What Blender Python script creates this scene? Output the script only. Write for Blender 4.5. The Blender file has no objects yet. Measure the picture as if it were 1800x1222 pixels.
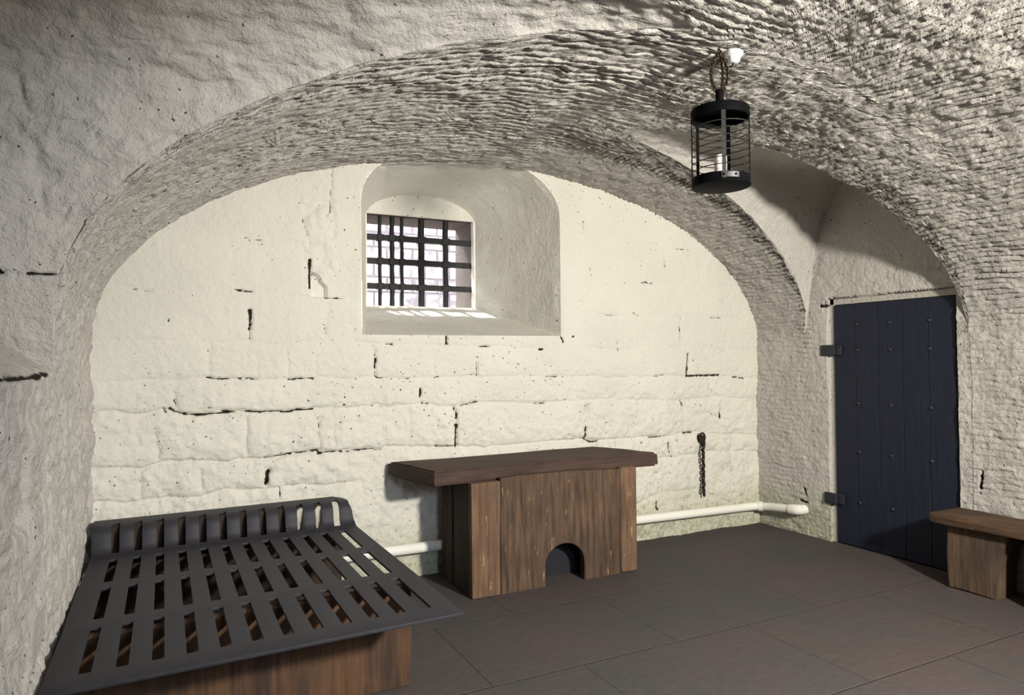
import bpy, bmesh, math
import numpy as np
from mathutils import Vector, Matrix
S = bpy.context.scene
COL = S.collection
# ------------------------------------------------------------------ camera
E = 1.6
F_PX, YAW, PITCH, ROLL = 1218.49, 0.46581, 0.0165, -0.0101
XL, XR, YB, YW = -0.394, 5.126, 4.934, 5.993       # left wall, right wall, back wall, window plane
XC, EA, EB, Z0 = 2.366, 2.76, 1.38, 1.75            # elliptical barrel vault
Y_FRONT = -1.6

# ------------------------------------------------------------------ noise
def hsh(i, j, k, seed):
    with np.errstate(over='ignore'):
        h = (i.astype(np.int64) * 374761393 + j.astype(np.int64) * 668265263 + k.astype(np.int64) * 1440662683 + seed * 974634777) & 0xFFFFFFFF
        h = ((h ^ (h >> 13)) * 1274126177) & 0xFFFFFFFF
        h = ((h ^ (h >> 16)) * 2246822519) & 0xFFFFFFFF
        h = h ^ (h >> 15)
    return h / 4294967295.0
def vn(P, seed=0):
    I = np.floor(P).astype(np.int64); f = P - I; f = f * f * f * (f * (f * 6 - 15) + 10)
    r = 0
    for a in (0, 1):
        wa = f[:, 0] if a else 1 - f[:, 0]
        for b in (0, 1):
            wb = f[:, 1] if b else 1 - f[:, 1]
            for c in (0, 1):
                wc = f[:, 2] if c else 1 - f[:, 2]
                r = r + wa * wb * wc * hsh(I[:, 0] + a, I[:, 1] + b, I[:, 2] + c, seed)
    return r * 2 - 1
def fbm(P, freq, octv=3, seed=0, gain=.5):
    r = 0; a = 1
    for o in range(octv):
        r = r + a * vn(P * freq * 2 ** o + 17.3 * o, seed + o); a *= gain
    return r
def stones(u, v, cu, cv, seed, saw=0.0, joint=1.0, hgt=.9):
    """rubble courses: u across the courses, v along them; returns relief about -1..1"""
    a = u / cu; row = np.floor(a); fa = a - row
    z = np.zeros_like(row)
    cvr = cv * (.7 + .7 * hsh(row, z, z, seed + 5))
    b = v / cvr + hsh(row, z, z, seed) * 7; c = np.floor(b); fb = b - c
    h = hsh(row, c, z, seed + 1) - .5
    t1 = hsh(row, c, z, seed + 2) - .5; t2 = hsh(row, c, z, seed + 3) - .5
    d = np.minimum(np.minimum(fa, 1 - fa) * cu, np.minimum(fb, 1 - fb) * cvr)
    return h * hgt + (fa - .5) * (t1 * 2.2 - saw) + (fb - .5) * t2 * 2.2 - joint * np.exp(-(d / .009) ** 2)

# ------------------------------------------------------------------ scene helpers
def link(name, me, mat=None, parent=None):
    o = bpy.data.objects.new(name, me); COL.objects.link(o)
    if mat is not None: me.materials.append(mat)
    if parent is not None:
        o.parent = parent
    return o
def tag(o, label=None, cat=None, group=None, kind=None):
    if label: o['label'] = label
    if cat: o['category'] = cat
    if group: o['group'] = group
    if kind: o['kind'] = kind
    return o
def thing(name, label, cat, loc, group=None):
    o = bpy.data.objects.new(name, None); COL.objects.link(o); o.location = loc; o.empty_display_size = .1
    return tag(o, label, cat, group)
def np_mesh(name, V, quads, tris=None, smooth=True):
    me = bpy.data.meshes.new(name)
    tris = np.zeros((0, 3), int) if tris is None else tris
    nq, nt = len(quads), len(tris)
    me.vertices.add(len(V)); me.vertices.foreach_set('co', np.ascontiguousarray(V, dtype=np.float32).ravel())
    me.loops.add(nq * 4 + nt * 3)
    me.loops.foreach_set('vertex_index', np.concatenate([quads.ravel(), tris.ravel()]).astype(np.int32))
    me.polygons.add(nq + nt)
    st = np.concatenate([np.arange(nq) * 4, nq * 4 + np.arange(nt) * 3]).astype(np.int32)
    me.polygons.foreach_set('loop_start', st)
    me.polygons.foreach_set('use_smooth', np.full(nq + nt, smooth, dtype=bool))
    me.update(calc_edges=True); me.validate()
    return me
def compact(V, quads, tris, attr=None):
    used = np.unique(np.concatenate([quads.ravel(), tris.ravel()]))
    m = np.full(len(V), -1); m[used] = np.arange(len(used))
    return V[used], m[quads], m[tris], (None if attr is None else attr[used])
def set_attr(me, name, vals):
    a = me.attributes.new(name, 'FLOAT', 'POINT'); a.data.foreach_set('value', np.asarray(vals, dtype=np.float32))
class MB:
    """collects solids into one mesh; world coordinates"""
    def __init__(s): s.bm = bmesh.new()
    def box(s, x0, x1, y0, y1, z0, z1, bev=.004, seg=2, cuts=0):
        r = bmesh.ops.create_cube(s.bm, size=1)
        vs = r['verts']
        for v in vs:
            v.co = Vector(((x0 + x1) / 2 + v.co.x * (x1 - x0), (y0 + y1) / 2 + v.co.y * (y1 - y0), (z0 + z1) / 2 + v.co.z * (z1 - z0)))
        if bev:
            es = list({e for v in vs for e in v.link_edges})
            bmesh.ops.bevel(s.bm, geom=es, offset=bev, segments=seg, affect='EDGES', profile=.6)
        return s
    def prism(s, pts, axis, a, b, bev=.003):
        """outline pts (2D) extruded along axis ('x','y','z') from a to b"""
        def mk(p, t):
            return {'y': (p[0], t, p[1]), 'x': (t, p[0], p[1]), 'z': (p[0], p[1], t)}[axis]
        vs = [s.bm.verts.new(mk(p, a)) for p in pts]
        f = s.bm.faces.new(vs)
        r = bmesh.ops.extrude_face_region(s.bm, geom=[f])
        nv = [g for g in r['geom'] if isinstance(g, bmesh.types.BMVert)]
        for v in nv:
            if axis == 'y': v.co.y = b
            elif axis == 'x': v.co.x = b
            else: v.co.z = b
        if bev:
            fs = set(vs) | set(nv)
            es = [e for e in s.bm.edges if e.verts[0] in fs and e.verts[1] in fs]
            es = [e for e in es if len(e.link_faces) == 2 and e.calc_face_angle(0) > .6]
            bmesh.ops.bevel(s.bm, geom=es, offset=bev, segments=2, affect='EDGES')
        return s
    def tube(s, pts, r, n=10, closed=False, caps=True):
        P = [Vector(p) for p in pts]; m = len(P); rings = []
        up = Vector((0.13, .27, .95)).normalized(); prev = None
        for i in range(m):
            if closed: t = P[(i + 1) % m] - P[i - 1]
            else: t = P[min(i + 1, m - 1)] - P[max(i - 1, 0)]
            t.normalize()
            nrm = (prev - t * prev.dot(t)) if prev else (up - t * up.dot(t))
            if nrm.length < 1e-4: nrm = t.orthogonal()
            nrm.normalize(); prev = nrm; bn = t.cross(nrm)
            rr = r[i] if isinstance(r, (list, tuple)) else r
            rings.append([s.bm.verts.new(P[i] + nrm * rr * math.cos(2 * math.pi * k / n) + bn * rr * math.sin(2 * math.pi * k / n)) for k in range(n)])
        for i in range(m if closed else m - 1):
            A, B = rings[i], rings[(i + 1) % m]
            for k in range(n): s.bm.faces.new((A[k], A[(k + 1) % n], B[(k + 1) % n], B[k]))
        if caps and not closed:
            s.bm.faces.new(list(reversed(rings[0]))); s.bm.faces.new(rings[-1])
        return s
    def lathe(s, prof, c, n=40):
        """profile [(r,z)] about the vertical through c"""
        rings = []
        for r, z in prof:
            if r < 1e-5: rings.append([s.bm.verts.new((c[0], c[1], c[2] + z))])
            else: rings.append([s.bm.verts.new((c[0] + r * math.cos(2 * math.pi * k / n), c[1] + r * math.sin(2 * math.pi * k / n), c[2] + z)) for k in range(n)])
        for A, B in zip(rings, rings[1:]):
            for k in range(n):
                a0, a1 = A[k % len(A)], A[(k + 1) % len(A)]; b0, b1 = B[k % len(B)], B[(k + 1) % len(B)]
                vs = []
                for v in (a0, a1, b1, b0):
                    if v not in vs: vs.append(v)
                if len(vs) > 2: s.bm.faces.new(vs)
        return s
    def rough(s, amp, freq, seed=0, cut=.05):
        """subdivide long edges and wobble the surface like hand-worked wood or stone"""
        for _ in range(5):
            es = [e for e in s.bm.edges if e.calc_length() > cut]
            if not es: break
            bmesh.ops.subdivide_edges(s.bm, edges=es, cuts=1, use_grid_fill=True)
        bmesh.ops.triangulate(s.bm, faces=[f for f in s.bm.faces if len(f.verts) > 4])
        s.bm.normal_update()
        vs = list(s.bm.verts)
        P = np.array([v.co[:] for v in vs]); N = np.array([v.normal[:] for v in vs])
        fr = np.array(freq if isinstance(freq, (tuple, list)) else (freq,) * 3, float)
        d = fbm(P * fr, 1.0, 3, seed) * amp
        for v, q in zip(vs, P + N * d[:, None]): v.co = q
        return s
    def build(s, name, mat, parent=None, smooth=None, at=None):
        bmesh.ops.recalc_face_normals(s.bm, faces=s.bm.faces[:])
        off = Vector(at) if at is not None else (parent_world(parent) if parent is not None else Vector((0, 0, 0)))
        bmesh.ops.translate(s.bm, verts=s.bm.verts[:], vec=-off)
        me = bpy.data.meshes.new(name); s.bm.to_mesh(me); s.bm.free()
        if smooth:
            for p in me.polygons: p.use_smooth = True
            if smooth != True: me.set_sharp_from_angle(angle=math.radians(smooth))
        o = link(name, me, mat, parent)
        if at is not None and parent is None: o.location = at
        return o
def parent_world(o):
    v = Vector((0, 0, 0))
    while o is not None: v = v + o.location; o = o.parent
    return v

# ------------------------------------------------------------------ materials
def mat(name):
    m = bpy.data.materials.new(name); m.use_nodes = True
    nt = m.node_tree; b = nt.nodes['Principled BSDF']
    return m, nt, b
def nd(nt, t, **kw):
    n = nt.nodes.new(t)
    for k, v in kw.items():
        if k in n.inputs: n.inputs[k].default_value = v
        else: setattr(n, k, v)
    return n
def ramp(nt, src, stops):
    r = nt.nodes.new('ShaderNodeValToRGB'); nt.links.new(src, r.inputs[0])
    cr = r.color_ramp
    while len(cr.elements) < len(stops): cr.elements.new(.5)
    for e, (p, c) in zip(cr.elements, stops):
        e.position = p; e.color = c if len(c) == 4 else (*c, 1)
    return r.outputs[0]
def mixc(nt, fac, a, b, mode='MIX'):
    m = nt.nodes.new('ShaderNodeMix'); m.data_type = 'RGBA'; m.blend_type = mode
    for sock, v in ((m.inputs[0], fac), (m.inputs[6], a), (m.inputs[7], b)):
        if hasattr(v, 'is_linked') or hasattr(v, 'links'): nt.links.new(v, sock)
        else: sock.default_value = v if not isinstance(v, tuple) or len(v) == 4 else (*v, 1)
    return m.outputs[2]
def coords(nt, scale=(1, 1, 1)):
    g = nt.nodes.new('ShaderNodeTexCoord'); mp = nt.nodes.new('ShaderNodeMapping'); mp.inputs['Scale'].default_value = scale
    nt.links.new(g.outputs['Object'], mp.inputs[0]); return mp.outputs[0]
def noise(nt, vec, scale, detail=4, rough=.55):
    n = nd(nt, 'ShaderNodeTexNoise'); n.inputs['Scale'].default_value = scale; n.inputs['Detail'].default_value = detail; n.inputs['Roughness'].default_value = rough
    nt.links.new(vec, n.inputs['Vector']); return n.outputs['Fac']
def bump(nt, b, hs, dist, strength=1.0):
    bp = nt.nodes.new('ShaderNodeBump'); bp.inputs['Distance'].default_value = dist; bp.inputs['Strength'].default_value = strength
    nt.links.new(hs, bp.inputs['Height'])
    prev = b.inputs['Normal'].links[0].from_socket if b.inputs['Normal'].is_linked else None
    if prev is not None: nt.links.new(prev, bp.inputs['Normal'])
    nt.links.new(bp.outputs[0], b.inputs['Normal'])

def whitewash(name, col, specks=.5, fine=.004, crack=False, damp=False, course=False):
    m, nt, b = mat(name); v = coords(nt)
    n1 = noise(nt, v, 2.3, 5)
    c = ramp(nt, n1, [(.3, tuple(x * .93 for x in col)), (.7, col)])
    if damp:
        g = nt.nodes.new('ShaderNodeSeparateXYZ'); nt.links.new(v, g.inputs[0])
        nz = noise(nt, v, 7, 5)
        mm = nd(nt, 'ShaderNodeMath', operation='MULTIPLY_ADD'); nt.links.new(nz, mm.inputs[0]); mm.inputs[1].default_value = -.35; nt.links.new(g.outputs[2], mm.inputs[2])
        c = mixc(nt, ramp(nt, mm.outputs[0], [(-.0, (1, 1, 1)), (.28, (0, 0, 0))]), c, (.50, .50, .40))
        # flaked, mossy patches low on the wall
        n5 = noise(nt, v, 26, 6, .65)
        m5 = nd(nt, 'ShaderNodeMath', operation='MULTIPLY_ADD'); nt.links.new(g.outputs[2], m5.inputs[0]); m5.inputs[1].default_value = -.22; nt.links.new(n5, m5.inputs[2])
        c = mixc(nt, ramp(nt, m5.outputs[0], [(.5, (0, 0, 0)), (.56, (.6, .6, .6))]), c, (.28, .26, .17))
    # chipped flecks where the limewash has fallen off
    dis = nd(nt, 'ShaderNodeTexNoise', Scale=45.0, Detail=3.0); nt.links.new(v, dis.inputs['Vector'])
    vd = mixc(nt, .035, v, dis.outputs['Color'])
    vo = nd(nt, 'ShaderNodeTexVoronoi', feature='F1'); vo.inputs['Scale'].default_value = 38; nt.links.new(vd, vo.inputs['Vector'])
    sep = nt.nodes.new('ShaderNodeSeparateColor'); nt.links.new(vo.outputs['Color'], sep.inputs[0])
    a1 = nd(nt, 'ShaderNodeMath', operation='GREATER_THAN'); nt.links.new(sep.outputs[0], a1.inputs[0]); a1.inputs[1].default_value = 1 - .5 * specks
    p3 = nd(nt, 'ShaderNodeMath', operation='POWER'); nt.links.new(sep.outputs[1], p3.inputs[0]); p3.inputs[1].default_value = 2.2
    rad = nd(nt, 'ShaderNodeMath', operation='MULTIPLY'); nt.links.new(p3.outputs[0], rad.inputs[0]); rad.inputs[1].default_value = .24
    a2 = nd(nt, 'ShaderNodeMath', operation='LESS_THAN'); nt.links.new(vo.outputs['Distance'], a2.inputs[0]); nt.links.new(rad.outputs[0], a2.inputs[1])
    a3 = nd(nt, 'ShaderNodeMath', operation='MULTIPLY'); nt.links.new(a1.outputs[0], a3.inputs[0]); nt.links.new(a2.outputs[0], a3.inputs[1])
    c = mixc(nt, a3.outputs[0], c, (.09, .065, .045))
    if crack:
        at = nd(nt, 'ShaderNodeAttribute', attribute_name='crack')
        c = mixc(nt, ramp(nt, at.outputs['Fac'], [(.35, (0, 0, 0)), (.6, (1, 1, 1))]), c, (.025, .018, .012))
    nt.links.new(c, b.inputs['Base Color']); b.inputs['Roughness'].default_value = .85; b.inputs['Specular IOR Level'].default_value = .25
    bump(nt, b, noise(nt, v, 34, 6, .6), fine * 4)
    bump(nt, b, noise(nt, v, 150, 3, .6), fine)
    if course:      # small ridges that follow the stone courses (course = across, along, strength)
        at2 = nd(nt, 'ShaderNodeAttribute', attribute_name='course'); sp = nt.nodes.new('ShaderNodeSeparateXYZ'); nt.links.new(at2.outputs['Vector'], sp.inputs[0])
        cb = nt.nodes.new('ShaderNodeCombineXYZ'); nt.links.new(sp.outputs[0], cb.inputs[0]); nt.links.new(sp.outputs[1], cb.inputs[1])
        vq = nd(nt, 'ShaderNodeTexVoronoi', feature='F1'); vq.inputs['Scale'].default_value = 1.0; nt.links.new(cb.outputs[0], vq.inputs['Vector'])
        se = nt.nodes.new('ShaderNodeSeparateColor'); nt.links.new(vq.outputs['Color'], se.inputs[0])
        nq = noise(nt, cb.outputs[0], 1.7, 5, .65)
        a_ = nd(nt, 'ShaderNodeMath', operation='MULTIPLY_ADD'); nt.links.new(se.outputs[0], a_.inputs[0]); a_.inputs[1].default_value = .45; nt.links.new(nq, a_.inputs[2])
        b_ = nd(nt, 'ShaderNodeMath', operation='MULTIPLY'); nt.links.new(a_.outputs[0], b_.inputs[0]); nt.links.new(sp.outputs[2], b_.inputs[1])
        bump(nt, b, b_.outputs[0], .016)
    return m
def wood(name, dark, light, grain='z', scale=1.0, fleck=None, rough=.75):
    st = {'x': (1.2, 16, 16), 'y': (16, 1.2, 16), 'z': (16, 16, 1.2)}[grain]
    m, nt, b = mat(name); v = coords(nt, st); w = coords(nt)
    n1 = noise(nt, v, 2.2 * scale, 6, .65); n2 = noise(nt, w, 3.5, 4)
    c = ramp(nt, n1, [(.34, dark), (.68, light)])
    c = mixc(nt, ramp(nt, n2, [(.4, (0, 0, 0)), (.75, (.65, .65, .65))]), c, dark)
    if fleck:
        n3 = noise(nt, coords(nt, tuple(.5 + .22 * s for s in st)), 7, 5, .7)
        c = mixc(nt, ramp(nt, n3, [(.615, (0, 0, 0)), (.68, (.6, .6, .6))]), c, fleck)
    nt.links.new(c, b.inputs['Base Color']); b.inputs['Roughness'].default_value = rough; b.inputs['Specular IOR Level'].default_value = .3
    bump(nt, b, n1, .006)
    return m
def metal(name, col, rough=.55, metallic=.6, var=.25, bmp=.002):
    m, nt, b = mat(name); v = coords(nt)
    n1 = noise(nt, v, 14, 5)
    c = ramp(nt, n1, [(.3, tuple(x * (1 - var) for x in col)), (.7, tuple(x * (1 + var) for x in col))])
    nt.links.new(c, b.inputs['Base Color']); b.inputs['Roughness'].default_value = rough; b.inputs['Metallic'].default_value = metallic
    bump(nt, b, noise(nt, v, 60, 4), bmp)
    return m
# joints of the back wall (X,Z in metres)
JOINTS=[([(-0.396,2.038),(-0.271,2.048),(-0.17,2.064),(-0.067,2.053),(0.078,2.054),(0.215,2.065),(0.423,2.079),(0.539,2.064),(0.728,2.063),(0.911,2.042),(1.059,2.04),(1.268,2.046)],0.4),([(-0.396,1.731),(-0.176,1.746),(-0.023,1.749),(0.14,1.739),(0.284,1.728),(0.525,1.735),(0.625,1.716),(0.765,1.72),(1.016,1.736)],0.5),([(-0.292,1.488),(-0.079,1.49),(0.099,1.488),(0.249,1.499),(0.415,1.486),(0.568,1.483),(0.764,1.475),(0.934,1.473),(0.954,1.491),(1.179,1.465),(1.288,1.47)],0.7),([(-0.396,1.28),(-0.272,1.311),(-0.187,1.277),(-0.002,1.293),(0.065,1.282),(0.133,1.258),(0.283,1.259),(0.45,1.27),(0.737,1.252),(0.828,1.265),(0.947,1.264),(1.054,1.255)],1),([(-0.396,0.959),(-0.134,0.938),(-0.058,0.951),(0.053,0.961),(0.213,0.961),(0.377,0.939),(0.449,0.95),(0.572,0.934),(0.698,0.945),(0.958,0.973),(1.066,0.959),(1.284,0.958)],1),([(-0.365,0.755),(-0.209,0.727),(0.008,0.729),(0.212,0.728),(0.376,0.757),(0.559,0.739),(0.748,0.742),(1.011,0.731),(1.217,0.733)],0.7),([(0.518,1.945),(0.513,1.742)],1),([(0.267,1.735),(0.255,1.505)],0.5),([(-0.046,1.672),(-0.048,1.499)],0.3),([(0.06,1.422),(0.065,1.297)],0.7),([(0.493,1.226),(0.486,0.98)],0.8),([(0.97,1.204),(0.972,0.945)],0.7),([(-0.041,1.153),(-0.03,0.979)],0.6),([(0.224,0.897),(0.218,0.784)],0.7),([(0.628,0.851),(0.625,0.773)],1),([(0.765,1.682),(0.764,1.475)],0.6),([(0.946,1.613),(0.948,1.491)],0.4),([(1.032,2.039),(1.017,1.791)],0.8),([(0.55,1.63),(0.562,1.486)],0.5),([(-0.134,0.926),(-0.129,0.755)],0.4),([(1.074,1.199),(1.08,0.979)],0.4),([(1.017,1.791),(1.043,1.736),(1.14,1.764),(1.224,1.807)],0.6),([(1.234,1.729),(1.502,1.715),(1.784,1.712),(2.053,1.708),(2.294,1.7),(2.733,1.68)],0.6),([(0.966,1.486),(1.187,1.461),(1.359,1.477),(1.383,1.468),(1.621,1.46),(1.845,1.467),(2.104,1.474),(2.305,1.458),(2.586,1.465),(2.789,1.45),(2.909,1.445),(3.346,1.443)],0.7),([(0.965,1.265),(1.064,1.267),(1.186,1.256),(1.381,1.277),(1.475,1.256),(1.73,1.275),(1.868,1.252),(2.01,1.24),(2.142,1.268),(2.303,1.257),(2.699,1.238),(2.787,1.235),(3.028,1.239)],0.8),([(0.964,0.947),(1.007,0.96),(1.162,0.955),(1.298,0.962),(1.414,0.949),(1.461,0.974),(1.654,0.95),(1.84,0.944),(2.007,0.933),(2.3,0.907),(2.579,0.92),(2.962,0.916),(3.163,0.923),(3.21,0.897),(3.338,0.892)],0.9),([(1.372,1.683),(1.371,1.477)],0.8),([(1.821,1.623),(1.826,1.474)],0.6),([(2.182,1.577),(2.184,1.473)],0.6),([(1.719,1.39),(1.715,1.27)],0.7),([(2.003,1.228),(2.006,0.909)],1),([(1.631,1.226),(1.629,0.958)],0.4),([(3.191,1.2),(3.174,0.922)],0.9),([(2.79,1.506),(2.797,1.454)],0.5),([(3.232,2.595),(3.464,2.602)],0.3),([(3.98,2.596),(4.151,2.584),(4.357,2.579),(4.538,2.573)],0.5),([(3.304,2.263),(3.564,2.263),(3.89,2.263),(4.06,2.261),(4.908,2.247)],0.4),([(3.299,1.968),(3.533,1.963),(3.747,1.961),(4.169,1.957),(4.649,1.97),(5.032,1.985)],0.5),([(3.144,1.696),(3.502,1.674),(3.937,1.707),(4.4,1.672),(5.057,1.658)],0.4),([(2.897,1.453),(3.191,1.447),(3.394,1.427),(3.658,1.433),(3.988,1.437),(4.276,1.427),(4.639,1.427),(4.954,1.394),(5.151,1.402)],0.7),([(2.894,1.242),(3.088,1.245),(3.391,1.249),(3.956,1.214),(4.214,1.205),(4.512,1.229),(5.113,1.184)],0.6),([(2.89,0.922),(3.183,0.908),(3.516,0.899),(3.84,0.897),(4.036,0.89),(4.238,0.914),(4.385,0.906),(4.628,0.873),(5.106,0.845)],0.8),([(3.92,0.703),(4.147,0.697),(4.502,0.718),(5.102,0.688)],0.5),([(3.694,0.326),(3.971,0.398),(4.375,0.382),(4.771,0.227)],0.4),([(3.229,2.377),(3.245,2.293)],0.5),([(4.03,2.531),(4.031,2.271)],0.5),([(4.431,2.555),(4.426,2.252)],0.3),([(3.506,1.956),(3.51,1.663)],0.5),([(4.189,1.946),(4.2,1.718)],0.7),([(4.286,1.626),(4.276,1.427)],0.8),([(4.53,1.391),(4.542,1.216)],0.6),([(4.208,1.205),(4.241,1.078),(4.244,0.918)],0.6),([(4.665,1.177),(4.659,0.883)],0.6),([(3.187,1.199),(3.178,0.915)],0.8),([(3.613,1.15),(3.649,0.908)],0.4),([(4.055,0.839),(4.089,0.702)],0.7),([(4.806,0.887),(4.808,0.507)],0.5),([(1.062,3.007),(1.06,2.655),(1.004,2.586),(0.875,2.56),(0.913,2.411),(0.916,2.273)],0.8),([(-0.071,2.456),(0.107,2.432)],0.3),([(-0.056,2.095),(-0.05,1.879)],0.3),([(0.415,2.341),(0.421,2.084)],0.4),([(0.486,2.441),(0.817,2.425)],0.4)]
CRACKS=[([(0.423,2.079),(0.539,2.064)],0.6),([(-0.17,2.064),(-0.067,2.053)],0.4),([(0.249,1.496),(0.415,1.486),(0.568,1.483)],0.6),([(0.764,1.475),(0.934,1.473)],0.6),([(0.031,1.304),(0.065,1.282),(0.133,1.258),(0.283,1.259),(0.45,1.27),(0.737,1.252),(0.828,1.265),(0.947,1.264)],0.8),([(0.597,0.952),(0.958,0.973),(0.972,0.952)],0.7),([(0.516,1.945),(0.515,1.866)],1.3),([(0.515,1.85),(0.512,1.811)],1.2),([(0.513,1.801),(0.516,1.748)],0.5),([(0.628,0.851),(0.625,0.812),(0.621,0.776)],1.5),([(0.703,0.739),(0.703,0.66)],0.7),([(0.915,2.308),(0.911,2.11)],1.2),([(1.018,2.039),(1.128,2.045)],0.6),([(-0.008,1.312),(0.007,1.28)],0.7),([(0.059,1.359),(0.071,1.309)],0.6),([(0.26,1.301),(0.402,1.275)],0.3),([(0.257,1.677),(0.255,1.62)],0.4),([(0.966,1.204),(0.975,1.122)],0.4),([(1.014,1.832),(1.021,1.791)],0.5),([(1.455,1.715),(1.502,1.712)],0.5),([(2.199,1.703),(2.294,1.696)],0.6),([(1.377,1.483),(1.394,1.468),(1.489,1.463)],0.6),([(1.56,1.463),(1.627,1.462)],0.5),([(1.845,1.467),(1.864,1.467)],0.8),([(2.077,1.472),(2.15,1.479)],0.4),([(2.797,1.451),(2.909,1.445)],0.6),([(1.346,1.27),(1.463,1.256)],0.5),([(2.699,1.238),(2.794,1.235)],0.8),([(2.036,1.245),(2.142,1.268),(2.208,1.267)],0.5),([(1.73,1.275),(1.799,1.264)],0.6),([(0.964,0.947),(1.007,0.96),(1.184,0.953),(1.333,0.96),(1.414,0.945)],0.6),([(1.84,0.944),(1.994,0.936)],0.6),([(3.163,0.923),(3.21,0.897),(3.305,0.894)],0.8),([(1.924,1.778),(1.926,1.718)],0.9),([(1.372,1.683),(1.372,1.637)],0.6),([(1.373,1.615),(1.37,1.546)],0.9),([(1.371,1.521),(1.373,1.486)],0.6),([(2.182,1.577),(2.184,1.473)],0.6),([(1.719,1.39),(1.716,1.323)],1.2),([(1.99,1.229),(2.009,1.192),(2.009,1.15)],1),([(2.011,1.101),(2.007,1.005),(2.004,0.927)],1.4),([(3.191,1.2),(3.19,1.14)],0.5),([(3.18,1.015),(3.173,0.922)],1.3),([(2.936,1.777),(2.958,1.738)],1.2),([(3.043,1.782),(3.066,1.785)],1),([(2.733,1.677),(2.763,1.68)],0.9),([(3.166,2.757),(3.17,2.661)],0.4),([(3.229,2.377),(3.245,2.293)],0.4),([(4.029,2.463),(4.034,2.407)],0.7),([(3.299,1.968),(3.533,1.963)],0.5),([(3.667,1.992),(3.734,1.961)],0.5),([(4.112,1.959),(4.198,1.958)],0.4),([(4.557,1.966),(4.727,1.972)],0.5),([(4.151,2.584),(4.342,2.578)],0.4),([(3.752,2.262),(3.89,2.261)],0.5),([(3.503,1.739),(3.51,1.663)],0.6),([(4.185,1.878),(4.2,1.741)],0.6),([(4.286,1.626),(4.276,1.427)],1.1),([(4.276,1.427),(4.654,1.429)],1),([(4.826,1.409),(4.97,1.391)],0.7),([(3.904,1.434),(4.003,1.437)],0.6),([(4.199,1.205),(4.227,1.147)],1),([(4.665,1.177),(4.662,1.024)],0.9),([(3.187,1.199),(3.189,1.147)],0.5),([(3.84,0.897),(4.036,0.89)],0.7),([(4.238,0.941),(4.243,0.907),(4.356,0.907)],0.8),([(4.055,0.839),(4.067,0.748),(4.104,0.696)],0.8),([(4.806,0.863),(4.807,0.78)],0.5),([(4.809,0.555),(4.814,0.512)],0.6),([(3.899,0.316),(3.893,0.272),(3.918,0.247)],1.2),([(3.694,0.326),(3.762,0.33)],0.5),([(4.53,1.391),(4.536,1.216)],0.4),([(1.062,2.986),(1.06,2.655),(1.012,2.586)],0.35),([(0.868,2.587),(0.913,2.419)],0.35),([(0.486,2.429),(0.594,2.421)],0.4)]
NOTCH= [(0.92, 2.221), (0.97, 2.199), (0.994, 2.145), (1.021, 2.118), (1.021, 2.045), (0.919, 2.042)]
# ================================================================== ROOM SHELL
LT = np.array([[2.5, 3.128], [2.61, 3.11], [2.70, 3.07], [2.80, 3.0], [2.90, 2.92], [2.98, 2.84], [3.05, 2.74], [3.10, 2.60], [3.14, 2.45], [3.17, 2.30], [3.205, 2.14], [3.24, 1.96], [3.30, 1.74], [3.36, 1.56]])
RT = np.array([[2.945, 1.75], [2.965, 1.90], [2.985, 2.04], [3.0, 2.14], [3.015, 2.25], [3.044, 2.38], [3.079, 2.495], [3.115, 2.62], [3.15, 2.73], [3.19, 2.81], [3.235, 2.88], [3.30, 2.935], [3.39, 2.99], [3.52, 3.07], [3.68, 3.112], [3.80, 3.112], [3.88, 3.10], [3.94, 3.07], [4.0, 3.01], [4.05, 2.945], [4.11, 2.855], [4.16, 2.765], [4.22, 2.60], [4.265, 2.36], [4.296, 2.17], [4.318, 2.0], [4.345, 1.88], [4.365, 1.75]])
SILL = 1.56; LNEAR = 1.2
def zleft(Y):
    far = np.interp(Y, LT[:, 0], LT[:, 1])
    near = SILL + (3.128 - SILL) * np.sqrt(np.clip(1 - ((2.5 - Y) / (2.5 - LNEAR)) ** 2, 0, 1))
    z = np.where(Y >= 2.5, far, near)
    return np.where((Y > 3.36) | (Y < LNEAR), SILL, z)
def zright(Y):
    z = np.interp(Y, RT[:, 0], RT[:, 1])
    return np.where((Y > 4.365) | (Y < 2.945), Z0, z)
def arcz(X): return Z0 + EB * np.sqrt(np.clip(1 - ((X - XC) / EA) ** 2, 0, 1))

rows = [np.arange(Y_FRONT, 1.2, .08), np.arange(1.2, YB + .03, .010), np.interp(np.arange(1.56, 2.75, .014), LT[::-1, 1], LT[::-1, 0]),
        np.interp(np.arange(1.75, 2.85, .016), RT[:14, 1], RT[:14, 0]), np.interp(np.arange(1.75, 2.85, .016), RT[::-1, 1][:13], RT[::-1, 0][:13]),
        np.array([YB + .03, 2.945, 4.365, 3.36])]
Yr = np.unique(np.concatenate(rows).round(4)); 
_k = [Yr[0]]
for y_ in Yr[1:]:
    if y_ - _k[-1] > .0011: _k.append(y_)
Yr = np.array(_k)
nR = len(Yr)
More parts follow.
